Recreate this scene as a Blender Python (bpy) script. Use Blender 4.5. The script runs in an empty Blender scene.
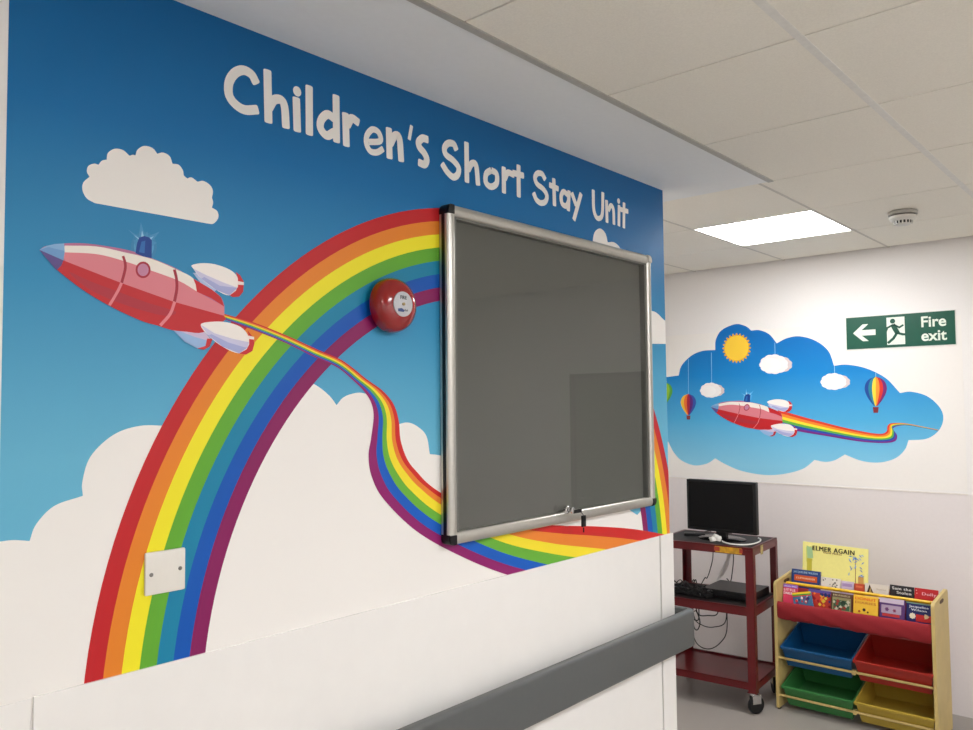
import bpy, math, random
import numpy as np
from mathutils import Vector, Matrix, Euler
from math import sin, cos, pi, radians
random.seed(4)
C = bpy.context.scene.collection

# ------------------------------------------------------------------ camera model
FPX, YAW, PIT, ROL = 806.41, 0.72011, 0.04919, -0.00959
EYE = 1.68
WY = 1.618            # mural wall face (Y)
DX = 4.955            # far wall face (X)
ZC = EYE + 0.877      # ceiling
ZP = EYE - 0.525      # top of lower wall cladding
XE = 2.957            # end of mural wall
F_ = np.array([cos(YAW)*cos(PIT), sin(YAW)*cos(PIT), sin(PIT)])
R0 = np.array([sin(YAW), -cos(YAW), 0.0]); U0 = np.cross(R0, F_)
R_ = R0*cos(ROL)+U0*sin(ROL); U_ = -R0*sin(ROL)+U0*cos(ROL)
def ray(x, y): return F_+R_*(x-486.5)/FPX-U_*(y-365)/FPX
def NW(x, y):          # photo point -> (X, Z) on the mural wall
    d = ray(x, y); d = d*(WY/d[1]); return (d[0], d[2]+EYE)
def FW(x, y):          # photo point -> (Y, Z) on the far wall
    d = ray(x, y); d = d*(DX/d[0]); return (d[1], d[2]+EYE)

# ------------------------------------------------------------------ materials
def lin(c):
    c = c/255.0
    return c/12.92 if c <= .04045 else ((c+.055)/1.055)**2.4
def col(rgb): return (lin(rgb[0]), lin(rgb[1]), lin(rgb[2]), 1)
MATS = {}
def mat(name, rgb, rough=.5, metal=0, bump=0, scale=60, vary=.04, coat=0, spec=.5):
    if name in MATS: return MATS[name]
    m = bpy.data.materials.new(name); m.use_nodes = True
    nt = m.node_tree; b = nt.nodes['Principled BSDF']
    b.inputs['Roughness'].default_value = rough; b.inputs['Metallic'].default_value = metal
    b.inputs['Coat Weight'].default_value = coat; b.inputs['Coat Roughness'].default_value = .08
    b.inputs['Specular IOR Level'].default_value = spec
    tc = nt.nodes.new('ShaderNodeTexCoord'); n = nt.nodes.new('ShaderNodeTexNoise')
    n.inputs['Scale'].default_value = scale; n.inputs['Detail'].default_value = 3
    nt.links.new(tc.outputs['Object'], n.inputs['Vector'])
    r = nt.nodes.new('ShaderNodeValToRGB'); c = col(rgb)
    r.color_ramp.elements[0].position = .3; r.color_ramp.elements[1].position = .7
    r.color_ramp.elements[0].color = tuple(v*(1-vary) for v in c[:3])+(1,)
    r.color_ramp.elements[1].color = tuple(min(1, v*(1+vary)) for v in c[:3])+(1,)
    nt.links.new(n.outputs['Fac'], r.inputs['Fac']); nt.links.new(r.outputs['Color'], b.inputs['Base Color'])
    if bump:
        bp = nt.nodes.new('ShaderNodeBump'); bp.inputs['Strength'].default_value = bump; bp.inputs['Distance'].default_value = .002
        nt.links.new(n.outputs['Fac'], bp.inputs['Height']); nt.links.new(bp.outputs['Normal'], b.inputs['Normal'])
    MATS[name] = m; return m
def ink(rgb, rough=.45):
    return mat('print_%d_%d_%d' % tuple(rgb), rgb, rough, vary=.0, scale=8, spec=.3)
def gradient_mat(name, z0, z1, stops, rough=.45):
    m = bpy.data.materials.new(name); m.use_nodes = True; nt = m.node_tree; b = nt.nodes['Principled BSDF']
    b.inputs['Roughness'].default_value = rough; b.inputs['Specular IOR Level'].default_value = .3
    g = nt.nodes.new('ShaderNodeNewGeometry'); s = nt.nodes.new('ShaderNodeSeparateXYZ'); mr = nt.nodes.new('ShaderNodeMapRange')
    mr.inputs['From Min'].default_value = z0; mr.inputs['From Max'].default_value = z1
    r = nt.nodes.new('ShaderNodeValToRGB'); el = r.color_ramp.elements
    while len(el) < len(stops): el.new(.5)
    for e, (p, c) in zip(el, stops): e.position = p; e.color = col(c)
    nt.links.new(g.outputs['Position'], s.inputs[0]); nt.links.new(s.outputs['Z'], mr.inputs['Value'])
    nt.links.new(mr.outputs[0], r.inputs[0]); nt.links.new(r.outputs[0], b.inputs['Base Color'])
    return m
def emit(name, rgb, strength):
    m = bpy.data.materials.new(name); m.use_nodes = True; nt = m.node_tree; b = nt.nodes['Principled BSDF']
    b.inputs['Base Color'].default_value = col(rgb); b.inputs['Emission Color'].default_value = col(rgb)
    b.inputs['Emission Strength'].default_value = strength
    return m

# ------------------------------------------------------------------ objects
def tag(o, label=None, cat=None, group=None, kind=None):
    if label: o['label'] = label
    if cat: o['category'] = cat
    if group: o['group'] = group
    if kind: o['kind'] = kind
    return o
def root(name, loc, label, cat, rot=(0, 0, 0), group=None):
    o = bpy.data.objects.new(name, None); C.objects.link(o); o.location = loc; o.rotation_euler = rot
    o.empty_display_size = .05
    return tag(o, label, cat, group)
def origin(p):
    v = Vector((0, 0, 0))
    while p: v = v+Vector(p.location); p = p.parent
    return v
class MB:
    def __init__(s): s.v = []; s.f = []; s.m = []
    def add(s, vs, fs, mi=0, M=None):
        n = len(s.v)
        s.v += [tuple(M @ Vector(v)) if M else tuple(v) for v in vs]
        s.f += [tuple(i+n for i in f) for f in fs]; s.m += [mi]*len(fs); return s
    def box(s, x0, x1, y0, y1, z0, z1, mi=0, M=None, b=0):
        if b <= 0:
            vs = [(x, y, z) for x in (x0, x1) for y in (y0, y1) for z in (z0, z1)]
            return s.add(vs, [(0, 1, 3, 2), (4, 6, 7, 5), (0, 4, 5, 1), (2, 3, 7, 6), (0, 2, 6, 4), (1, 5, 7, 3)], mi, M)
        import bmesh
        bm = bmesh.new(); bmesh.ops.create_cube(bm, size=1)
        for v in bm.verts: v.co = Vector(((x0+x1)/2+v.co.x*(x1-x0), (y0+y1)/2+v.co.y*(y1-y0), (z0+z1)/2+v.co.z*(z1-z0)))
        bmesh.ops.bevel(bm, geom=bm.edges[:], offset=b, segments=2, profile=.6, affect='EDGES')
        bm.verts.index_update(); vs = [v.co.copy() for v in bm.verts]; fs = [[v.index for v in f.verts] for f in bm.faces]; bm.free()
        return s.add(vs, fs, mi, M)
    def tube(s, pts, r, n=8, mi=0, M=None, closed=False):
        P = [Vector(p) for p in pts]; vs = []; fs = []; prev = None
        for i, p in enumerate(P):
            t = (P[min(i+1, len(P)-1)]-P[max(i-1, 0)])
            if t.length < 1e-9: t = Vector((0, 0, 1))
            t.normalize()
            if prev is None: u = t.orthogonal().normalized()
            else: u = (prev-t*prev.dot(t)); u = u.normalized() if u.length > 1e-6 else t.orthogonal().normalized()
            prev = u; w = t.cross(u); rr = r[i] if isinstance(r, (list, tuple)) else r
            for k in range(n): a = 2*pi*k/n; vs.append(p+(u*cos(a)+w*sin(a))*rr)
        for i in range(len(P)-1):
            for k in range(n): fs.append((i*n+k, i*n+(k+1) % n, (i+1)*n+(k+1) % n, (i+1)*n+k))
        fs.append(tuple(range(n-1, -1, -1))); fs.append(tuple((len(P)-1)*n+k for k in range(n)))
        return s.add(vs, fs, mi, M)
    def lathe(s, prof, n=32, mi=0, M=None):      # profile (r, z) around z
        vs = []; fs = []
        for r, z in prof:
            for k in range(n): a = 2*pi*k/n; vs.append((max(r, 1e-5)*cos(a), max(r, 1e-5)*sin(a), z))
        for i in range(len(prof)-1):
            for k in range(n): fs.append((i*n+k, i*n+(k+1) % n, (i+1)*n+(k+1) % n, (i+1)*n+k))
        fs.append(tuple(range(n-1, -1, -1))); fs.append(tuple((len(prof)-1)*n+k for k in range(n)))
        return s.add(vs, fs, mi, M)
    def prism(s, poly, axis, a0, a1, mi=0, M=None):
        def P(u, v, a): return {'x': (a, u, v), 'y': (u, a, v), 'z': (u, v, a)}[axis]
        n = len(poly); vs = [P(u, v, a0) for u, v in poly]+[P(u, v, a1) for u, v in poly]
        fs = [tuple(range(n-1, -1, -1)), tuple(range(n, 2*n))]+[(i, (i+1) % n, n+(i+1) % n, n+i) for i in range(n)]
        return s.add(vs, fs, mi, M)
    def build(s, name, mats, parent=None, world=True, smooth=False, kind=None, fix=True):
        me = bpy.data.meshes.new(name); o0 = origin(parent) if world else Vector((0, 0, 0))
        me.from_pydata([Vector(v)-o0 for v in s.v], [], s.f)
        for m in (mats if isinstance(mats, (list, tuple)) else [mats]): me.materials.append(m)
        for p, mi in zip(me.polygons, s.m): p.material_index = mi
        if fix:
            import bmesh
            bm = bmesh.new(); bm.from_mesh(me); bmesh.ops.recalc_face_normals(bm, faces=bm.faces[:]); bm.to_mesh(me); bm.free()
        me.update()
        if smooth:
            for p in me.polygons: p.use_smooth = True
            try: me.set_sharp_from_angle(angle=radians(35))
            except Exception: pass
        o = bpy.data.objects.new(name, me); C.objects.link(o)
        if parent: o.parent = parent
        if kind: o['kind'] = kind
        return o

# ------------------------------------------------------------------ flat prints on a wall
def cr(P, n=8, closed=False):
    P = [np.array(p, float) for p in P]
    if len(P) < 3: return [tuple(p) for p in P]
    Q = ([P[-1]]+P+[P[0], P[1]]) if closed else ([2*P[0]-P[1]]+P+[2*P[-1]-P[-2]])
    out = []
    for i in range(1, len(Q)-2):
        for k in range(n):
            t = k/n; a, b, c, d = Q[i-1:i+3]
            out.append(tuple(.5*((2*b)+(c-a)*t+(2*a-5*b+4*c-d)*t*t+(3*b-a-3*c+d)*t**3)))
    if not closed: out.append(tuple(P[-1]))
    return out
def arcs(groups, n=7):
    out = []
    for g in groups: out += cr(g, n)
    res = []
    for p in out:
        if not res or abs(p[0]-res[-1][0])+abs(p[1]-res[-1][1]) > 1e-6: res.append(p)
    return res
def clip(poly, box):
    x0, x1, z0, z1 = box
    for ax, val, keep in ((0, x0, 1), (0, x1, -1), (1, z0, 1), (1, z1, -1)):
        out = []
        for i in range(len(poly)):
            a = poly[i-1]; b = poly[i]; ia = (a[ax]-val)*keep >= 0; ib = (b[ax]-val)*keep >= 0
            if ia != ib:
                t = (val-a[ax])/(b[ax]-a[ax]); out.append((a[0]+(b[0]-a[0])*t, a[1]+(b[1]-a[1])*t))
            if ib: out.append(b)
        poly = out
        if len(poly) < 3: return []
    return poly
NBOX = (.516, XE-.001, ZP-.02, ZC-.001)
FBOX = (.95, 3.3, 1.2, 2.4)
from mathutils.geometry import tessellate_polygon
class Flat:                      # polygons on a wall; side 'N' mural wall, 'F' far wall
    def __init__(s, side, level): s.side = side; s.l = level; s.mb = MB(); s.mats = []
    def P(s, p, e=0):
        off = (s.l+e)*.00035+(.0004 if s.side == 'N' else .0016)
        return (p[0], WY-off, p[1]) if s.side == 'N' else (DX-off, p[0], p[1])
    def poly(s, pts, m, e=0, box=True):
        pts = [tuple(p) for p in pts]
        if box: pts = clip(pts, NBOX if s.side == 'N' else FBOX)
        if len(pts) < 3: return s
        if m not in s.mats: s.mats.append(m)
        tri = tessellate_polygon([[Vector((p[0], p[1], 0)) for p in pts]])
        s.mb.add([s.P(p, e) for p in pts], [t for t in tri if len(set(t)) == 3], s.mats.index(m)); return s
    def disc(s, c, rx, rz, m, e=0, n=32):
        return s.poly([(c[0]+rx*cos(2*pi*k/n), c[1]+rz*sin(2*pi*k/n)) for k in range(n)], m, e)
    def strip(s, A, B, m, e=0):
        for i in range(len(A)-1): s.poly([A[i], A[i+1], B[i+1], B[i]], m, e)
        return s
    def stroke(s, pts, w, m, e=0):
        pts = [np.array(p, float) for p in pts]; L = []; R = []
        for i, p in enumerate(pts):
            t = pts[min(i+1, len(pts)-1)]-pts[max(i-1, 0)]; t = t/(np.linalg.norm(t)+1e-9); n = np.array([-t[1], t[0]])
            ww = (w[i] if isinstance(w, (list, tuple)) else w)/2
            L.append(tuple(p+n*ww)); R.append(tuple(p-n*ww))
        return s.strip(L, R, m, e)
    def build(s, name, parent):
        me = s.mb.build(name, s.mats, parent, fix=False)
        d = me.data
        want = Vector((0, -1, 0)) if s.side == 'N' else Vector((-1, 0, 0))
        for p in d.polygons:
            if p.normal.dot(want) < 0: p.flip()
        d.update(); return me
def text_mesh(body, size, bold=0, spacing=1.0, align='CENTER', line=1.0, extrude=0):
    cu = bpy.data.curves.new('lettering', 'FONT'); cu.body = body; cu.size = size; cu.offset = bold
    cu.align_x = align; cu.align_y = 'CENTER'; cu.space_character = spacing; cu.space_line = line; cu.extrude = extrude
    o = bpy.data.objects.new('lettering', cu); C.objects.link(o)
    dg = bpy.context.evaluated_depsgraph_get(); dg.update()
    me = bpy.data.meshes.new_from_object(o.evaluated_get(dg)); bpy.data.objects.remove(o)
    vs = [tuple(v.co) for v in me.vertices]; fs = [tuple(p.vertices) for p in me.polygons]; bpy.data.meshes.remove(me)
    return vs, fs
def text_obj(name, body, size, m, parent, M, bold=0, width=None, heavy=0, **k):
    vs, fs = text_mesh(body, size, bold, **k)
    if width:
        xs = [v[0] for v in vs]; s = width/(max(xs)-min(xs)); vs = [(v[0]*s, v[1], v[2]) for v in vs]
    mb = MB(); mb.add(vs, fs, 0, M)
    if heavy:
        for i, q in enumerate((-1, 1)): mb.add([(v[0]+q*heavy, v[1], v[2]+.0003*(i+1)) for v in vs], fs, 0, M)
    return mb.build(name, m, parent, world=False, fix=False)

# common materials
WALL = mat('white_wall_paint', (236, 233, 230), .55, vary=.01, bump=.05, scale=150)
CLAD = mat('white_wall_cladding', (236, 234, 229), .22, vary=.008, scale=20)
CEIL = mat('ceiling_tile', (240, 236, 224), .9, vary=.035, bump=.15, scale=220)
PLAST = mat('soffit_plaster', (236, 238, 237), .7, vary=.01)
FLOORM = mat('vinyl_floor', (160, 154, 147), .35, vary=.05, scale=160)
ALU = mat('satin_aluminium', (196, 194, 186), .32, metal=.75, vary=.02)
BLACK = mat('black_plastic', (14, 14, 15), .45, vary=.05, spec=.35)
CHROME = mat('chrome', (205, 205, 205), .15, metal=1, vary=.01)
WHITEI = ink((238, 235, 229))

# ================================================================== SETTING
XB, YR = -2.6, -1.8
MB().box(XB, DX+.1, YR, 3.4, -.06, 0).build('floor', FLOORM, kind='structure')
MB().box(XB, XE, WY, 3.4, 0, ZC).build('wall_left', WALL, kind='structure')
MB().box(DX, DX+.1, YR-.1, 3.5, 0, ZC+.08).build('wall_far', WALL, kind='structure')
MB().box(XB-.1, XB, YR-.1, 3.4, 0, ZC+.08).build('wall_back', WALL, kind='structure')
MB().box(XB, DX, YR-.1, YR, 0, ZC+.08).build('wall_right', WALL, kind='structure')
MB().box(XE, DX, 3.4, 3.5, 0, ZC+.08).build('wall_recess', WALL, kind='structure')
# ceiling: lay-in tiles, plain margin along the mural wall, grid behind
X0, B0, B2 = 1.3316, 1.2817, 1.2325
TILE = .6
lights = []
mb = MB()
XS = X0+3*TILE
LIT = {(4, -1), (2, 3), (0, 3), (-4, 3)}
for j in range(-7, 7):
    for k in range(-4, 6):
        xa, xb = X0+TILE*j, X0+TILE*(j+1); yb, ya = B0-TILE*k, B0-TILE*(k+1)
        if xb > DX: xb = DX
        xa = max(xa, XB); ya = max(ya, YR); yb = min(yb, 3.4)
        if xb-xa < .03 or yb-ya < .03: continue
        if xb <= XS+.01:
            if k < 0: continue
            if k == 0: yb = B2
        if (j, k) in LIT: lights.append((xa, xb, ya, yb)); continue
        g = .0025
        mb.box(xa+g, xb-g, ya+(.009 if k >= 0 else .004), yb-(.009 if k > 0 else .004), ZC, ZC+.015, b=.0015)
mb.build('ceiling', CEIL, kind='structure')
MB().box(XB, DX, YR, 3.4, ZC+.02, ZC+.08).build('trim_1', mat('ceiling_void', (120, 116, 108), .9), kind='structure')
for nm, kk, cc, hw in (('trim_2', (1, 2, 3, 4, 5), (228, 226, 218), .011), ('trim_12', (-3, -2, -1, 0), (200, 195, 184), .006)):
    mb = MB()
    for k in kk:
        y = B0-TILE*k; xa = XS if k <= 0 else XB
        if YR < y < 3.4: mb.box(xa, DX, y-hw, y+hw, ZC-.0012, ZC+.012)
    mb.build(nm, mat('ceiling_runner_%d' % cc[0], cc, .5), kind='structure')
MB().box(XB, XS, B2+.012, WY, ZC-.001, ZC+.03).box(XE, XS-.002, WY, 3.4, ZC-.001, ZC+.03).build('trim_3', PLAST, kind='structure')
MB().box(XB, XS, B2-.010, B2+.012, ZC-.004, ZC+.012).build('trim_4', mat('soffit_edge_trim', (176, 174, 166), .5), kind='structure')
# skirtings, far wall lower cladding, cladding edge
SK = mat('grey_skirting', (120, 117, 112), .45)
MB().box(DX-.004, DX, YR, 3.4, 0, EYE-.5036).build('trim_5', mat('far_wall_cladding', (228, 221, 219), .3, vary=.01), kind='structure')
MB().box(DX-.007, DX-.0035, .93, 3.4, EYE-.5036-.004, EYE-.5036+.003).build('trim_6', mat('cladding_joint', (228, 222, 214), .4), kind='structure')
MB().box(DX-.0012, DX, .934, 3.4, EYE-.49, ZC-.42).build('trim_7', mat('mural_backing_vinyl', (238, 234, 228), .5, vary=.006), kind='structure')
# near wall cladding
MB().box(.578, 2.862, WY-.006, WY, 0, ZP).build('trim_8', CLAD, kind='structure')
MB().box(XB, .574, WY-.003, WY, 0, ZP-.002).build('trim_9', CLAD, kind='structure')
MB().box(2.868, XE+.012, WY-.009, WY, 0, ZP).box(XE, XE+.012, WY-.001, WY+.08, 0, ZP).build('trim_10', CLAD, kind='structure')
MB().box(2.862, 2.868, WY-.004, WY, 0, ZP).build('trim_11', mat('guard_joint', (150, 148, 144), .6), kind='structure')
# door on the far wall, beyond the frame, seen only in the notice board glass
dr = MB().box(DX-.03, DX, -.27, .50, 0, 1.87).build('door_1', mat('door_grey', (120, 120, 118), .5), kind='structure')
MB().box(DX-.045, DX, -.31, -.27, 0, 1.90).box(DX-.045, DX, .50, .54, 0, 1.90).box(DX-.045, DX, -.27, .50, 1.87, 1.90).build('door_frame', mat('door_frame_grey', (90, 90, 90), .5), dr, world=True)
MB().tube([(DX-.03, -.20, 1.0), (DX-.08, -.20, 1.0), (DX-.08, -.08, 1.0)], .009).build('door_handle', CHROME, dr)

# ================================================================== CEILING LIGHTS
LAMP = emit('lamp_diffuser', (248, 248, 252), 13.5)
LAMP0 = emit('lamp_diffuser_dimmer', (250, 249, 250), 8.5)
FRM = mat('lamp_frame', (228, 226, 220), .5)
lab = {0: 'square recessed ceiling panel light, glowing white, nearest the far wall'}
lights.sort(key=lambda q: -q[3])
for i, (xa, xb, ya, yb) in enumerate(lights):
    cx, cy = (xa+xb)/2, (ya+yb)/2
    if i == 0: L = 'glowing white square ceiling panel light above the corner by the cloud mural'
    else: L = 'glowing white square ceiling panel light over the corridor outside the picture'
    t = root('ceiling_light', (cx, cy, ZC), L, 'ceiling light', group=None if i == 0 else 'ceiling lights along the corridor')
    w = .297
    m = MB()
    for a in ((-w, w, -w, -w+.008), (-w, w, w-.008, w), (-w, -w+.008, -w+.008, w-.008), (w-.008, w, -w+.008, w-.008)): m.box(a[0], a[1], a[2], a[3], -.002, .012)
    m.build('frame', FRM, t, world=False)
    MB().box(-w+.008, w-.008, -w+.008, w-.008, .0005, .010).build('diffuser', LAMP if i else LAMP0, t, world=False)

# ================================================================== NEAR MURAL
mural = root('wall_mural', (XE-1.2, WY, ZP), 'large printed blue sky mural with rainbow arch, rocket and Children\'s Short Stay Unit title', 'mural')
SKYN = gradient_mat('mural_sky_print', EYE-.10, EYE+.877, [(0, (100, 178, 208)), (.35, (46, 142, 188)), (.7, (2, 108, 168)), (1, (0, 92, 150))])
Flat('N', 0).poly([(.516, ZP-.02), (XE, ZP-.02), (XE, ZC), (.516, ZC)], SKYN).build('sky', mural)
def N_(L): return [NW(*p) for p in L]
def crop(L, ox, oy, s): return [(ox+x/s, oy+y/s) for x, y in L]
# big white cloud bank
bank = [[(-60, 520), (-30, 535), (0, 541.5)], [(0, 541.5), (13.6, 540), (29.4, 541)], [(29.4, 541), (36, 524.3), (54, 506), (82.7, 495.8)],
        [(82.7, 495.8), (82.3, 481.4), (90.4, 456.5), (113, 435), (140, 425.8), (170, 426)], [(170, 426), (240, 420), (285, 396), (314, 384)],
        [(314, 384), (322.2, 389.6), (330.4, 397), (336.4, 405.2)], [(336.4, 405.2), (342.7, 397.8), (352.3, 393.7), (363.3, 393.2), (380, 400), (393, 418)],
        [(393, 426), (407, 422.5), (418, 427), (426.3, 436.2), (429.6, 454)], [(429.6, 454), (442.7, 456.2), (470, 466), (490, 480)],
        [(490, 480), (530, 476), (575, 484), (610, 498), (637, 515)], [(637, 515), (645, 508), (665, 505), (690, 515)], [(690, 515), (700, 640), (300, 760), (-60, 800)]]
Flat('N', 1).poly(N_(arcs(bank[:-1]))+N_(bank[-1][1:]), WHITEI).build('cloud', mural)
sc = lambda L: crop(L, 70, 130, 6.081)
small = [[(150, 445), (100, 415), (75, 365), (80, 320), (118, 285)], [(118, 285), (102, 255), (110, 220), (145, 205), (172, 212)], [(172, 212), (192, 188), (222, 180)],
         [(222, 180), (230, 140), (270, 115), (320, 122), (362, 158)], [(362, 158), (380, 151), (397, 155)], [(397, 155), (410, 120), (450, 97), (500, 110), (530, 145)],
         [(530, 145), (565, 138), (605, 160), (622, 205)], [(622, 205), (660, 212), (685, 245), (690, 275)], [(690, 275), (700, 285), (712, 295)], [(712, 295), (738, 289), (775, 315)],
         [(775, 315), (810, 310), (850, 335), (868, 370), (862, 412)], [(862, 412), (869, 440), (862, 472)], [(862, 472), (895, 495), (900, 535), (870, 570), (830, 568)]]
Flat('N', 1).poly(N_(sc(arcs(small))), WHITEI).build('cloud', mural)
c3 = [[(640, 650), (655, 600), (665, 540), (688, 521), (710, 540), (720, 577)], [(720, 577), (745, 577), (770, 600), (790, 650)]]
Flat('N', 1).poly(N_(crop(arcs(c3), 430, 100, 4.054)), WHITEI).build('cloud', mural)
c4 = [[(600, 343.5), (612, 318), (630, 308), (652, 311), (658, 314)], [(658, 314), (664, 320), (672, 326), (676, 344)]]
Flat('N', 1).poly(N_(arcs(c4)), WHITEI).build('cloud', mural)
# rainbow arch
BAND = [(190, 28, 34), (226, 130, 36), (240, 228, 36), (96, 168, 46), (14, 128, 164), (0, 84, 176), (132, 20, 88)]
fl = Flat('N', 2)
cx, cz = 1.8365, EYE-.655
for i, b in enumerate(BAND):
    f0, f1 = i/7, (i+1)/7; e0 = []; e1 = []
    for q in range(97):
        a = pi-.0+0.05-q*(pi+.1)/96
        for f, E in ((f0, e0), (f1, e1)): E.append((cx+(1.175-.250*f)*cos(a), cz+(1.240-.264*f)*sin(a)))
    fl.strip(e0, e1, ink(b))
fl.build('rainbow_arch', mural)
# rainbow trail behind the rocket
SEC = [((222, 313.4), (222, 318.6)), ((254.8, 323), (253, 330)), ((287.7, 336.2), (285, 343)), ((317.8, 349.9), (314, 357)), ((342.5, 360.8), (337, 367.5)), ((366, 379), (352.9, 380.5)),
       ((382.5, 391), (363, 390.5)), ((393.4, 404.7), (370.5, 402)), ((398.4, 421), (373.3, 416)), ((400.3, 440.3), (370.8, 438)), ((407, 459.5), (368.2, 456)), ((418, 473.5), (371.5, 477)),
       ((430, 485.5), (384, 500)), ((450, 498), (416, 531)), ((482, 511), (455, 553.5)), ((520, 522), (500, 572.5)), ((559, 525.5), (550, 586)), ((594, 526.3), (600, 596)), ((632.7, 529), (650, 603)), ((668, 535), (690, 610))]
eq = [1/6, 2/6, 3/6, 4/6, 5/6]
FR = {0: eq, 5: eq, 9: [.17, .30, .48, .63, .80], 12: [.10, .22, .42, .60, .80], 14: [.12, .25, .44, .62, .82], 16: [.13, .31, .48, .67, .84], 19: [.15, .32, .49, .67, .84]}
ks = sorted(FR)
def fracs(t):
    for a, b in zip(ks, ks[1:]):
        if a <= t <= b:
            u = (t-a)/(b-a); return [0]+[x*(1-u)+y*u for x, y in zip(FR[a], FR[b])]+[1]
RN = np.array(cr([NW(*s[0]) for s in SEC], 8)); PN = np.array(cr([NW(*s[1]) for s in SEC], 8))
TB = [(204, 38, 36), (232, 132, 48), (242, 222, 48), (104, 176, 58), (16, 92, 190), (142, 30, 104)]
fl = Flat('N', 3); rows = []
for i in range(len(RN)):
    fr = fracs(min(19, i/8)); rows.append([tuple(RN[i]*(1-f)+PN[i]*f) for f in fr])
for b in range(6): fl.strip([r[b] for r in rows], [r[b+1] for r in rows], ink(TB[b]))
fl.build('rainbow_trail', mural)

# rocket, traced once and used on both walls
A = lambda *L: crop(L, 0, 220, 3.65)
B = lambda *L: crop(L, 30, 200, 7.3)
D = lambda *L: crop(L, 140, 240, 6.083)
def rocket(side, level, parent, T):
    def S(L): return [T(NW(*p)) for p in L]
    r = Flat(side, level)
    G = Flat(side, level-.9)
    glow = []
    for k, (an, ln) in enumerate([(200, 11), (215, 7), (222, 22), (234, 9), (262, 22), (276, 9), (285, 13), (300, 9), (322, 20), (340, 9), (355, 13), (20, 8)]):
        glow.append((143.5+ln*cos(radians(an)), 244+ln*sin(radians(an))))
    g2 = [(143.5+(x-143.5)*.62, 244+(y-244)*.62) for x, y in glow]
    ca, cb = ((72, 146, 192), (150, 200, 228)) if side == 'N' else ((90, 175, 228), (190, 225, 245))
    gb = ((58, 134, 182), (84, 160, 202)) if side == 'N' else ((60, 156, 216), (96, 180, 228))
    G.poly(S([(143.5+13*cos(k*pi/14), 247+15*sin(k*pi/14)) for k in range(28)]), ink(gb[0]), -.6)
    G.poly(S([(143.5+10*cos(k*pi/14), 247+11.5*sin(k*pi/14)) for k in range(28)]), ink(gb[1]), -.3)
    G.poly(S(glow+[(146, 258), (138, 256)]), ink(ca)); G.poly(S(g2+[(146, 258), (138, 256)]), ink(cb), .3)
    G.build('glow', parent)
    r.poly(S(D((200, 550), (300, 562), (390, 565), (425, 610), (400, 645), (345, 660), (270, 620))), ink((150, 182, 222)), 0)
    r.poly(S(D((235, 552), (390, 560), (425, 600), (410, 612), (330, 590))), ink((206, 190, 216)), .1)
    r.poly(S(D((405, 600), (440, 600), (420, 650), (385, 668), (345, 660), (395, 645))), ink((196, 44, 50)), .15)
    r.poly(S(D((318, 200), (345, 200), (465, 300), (448, 318), (380, 280))), ink((176, 196, 228)), 0)
    body = B((65, 365), (120, 335), (245, 318))+B((400, 318), (600, 345), (760, 380))+D((110, 128), (220, 175), (320, 235), (430, 300), (490, 350), (510, 400))
    low = D((510, 490), (380, 562), (280, 558), (190, 548), (100, 520), (0, 490))+A((400, 315), (300, 255), (210, 185))+B((120, 430))
    body = cr(body, 4)+cr(low, 4)
    r.poly(S(body), ink((186, 112, 148)), .3)
    mid = B((65, 365))+[(64.4, 261)]+A((440, 230), (630, 298), (815, 348))
    lo = cr([(223.3, 315.3)]+D((506, 490))+low[1:] if False else mid[-1:]+low, 4)
    r.poly(S(mid+lo), ink((192, 34, 40)), .5)
    pink = cr(A((225, 118), (350, 125), (450, 150), (550, 185), (650, 222), (718, 262)), 4)+A((815, 315), (817, 350), (630, 298), (440, 230), (235, 150))
    r.poly(S(pink), ink((218, 128, 138)), .6)
    r.poly(S(cr(A((235, 94), (350, 97), (450, 118), (550, 142), (640, 180), (705, 215), (718, 262)), 4)+cr(A((718, 262), (650, 222), (550, 185), (450, 150), (350, 125), (225, 118)), 4)), ink((240, 232, 222)), .7)
    r.poly(S(D((320, 235), (430, 300), (490, 350), (508, 405), (430, 355), (342, 315), (335, 270))), ink((196, 36, 42)), .8)
    r.poly(S(cr(A((250, 190), (330, 225), (430, 262), (530, 300), (640, 335), (600, 350), (500, 325), (400, 290), (310, 245)), 3, True)), ink((176, 44, 58)), .65)
    r.poly(S(B((65, 365), (120, 335), (180, 322), (245, 318), (250, 380), (240, 442))), ink((134, 178, 216)), .9)
    r.poly(S(B((65, 365), (130, 345), (248, 372), (240, 442))), ink((112, 158, 206)), 1.0)
    r.poly(S(B((65, 365), (240, 442), (225, 480), (190, 515), (120, 430))), ink((92, 78, 138)), 1.0)
    r.stroke(S(cr(B((675, 410), (690, 460), (690, 510), (665, 605)), 4)), .0055 if side == 'N' else .0035, ink((160, 34, 52)), 1.1)
    r.stroke(S(cr(B((665, 605), (640, 660), (600, 730)), 4)+A((397, 312))), .0055 if side == 'N' else .0035, ink((226, 134, 140)), 1.1)
    r.stroke(S(cr(D((205, 180), (218, 235), (220, 300), (206, 375)), 4)), .0065 if side == 'N' else .0035, ink((160, 34, 52)), 1.1)
    r.stroke(S(cr(D((208, 375), (180, 450), (120, 520)), 4)), .0065 if side == 'N' else .0035, ink((226, 134, 140)), 1.1)
    for rr, cc, e in ((8.3, (164, 38, 56), 1.2), (6.2, (196, 132, 162), 1.3)):
        r.poly(S([(142.5+rr*.9*cos(k*pi/12), 270+rr*sin(k*pi/12)) for k in range(24)]), ink(cc), e)
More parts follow.
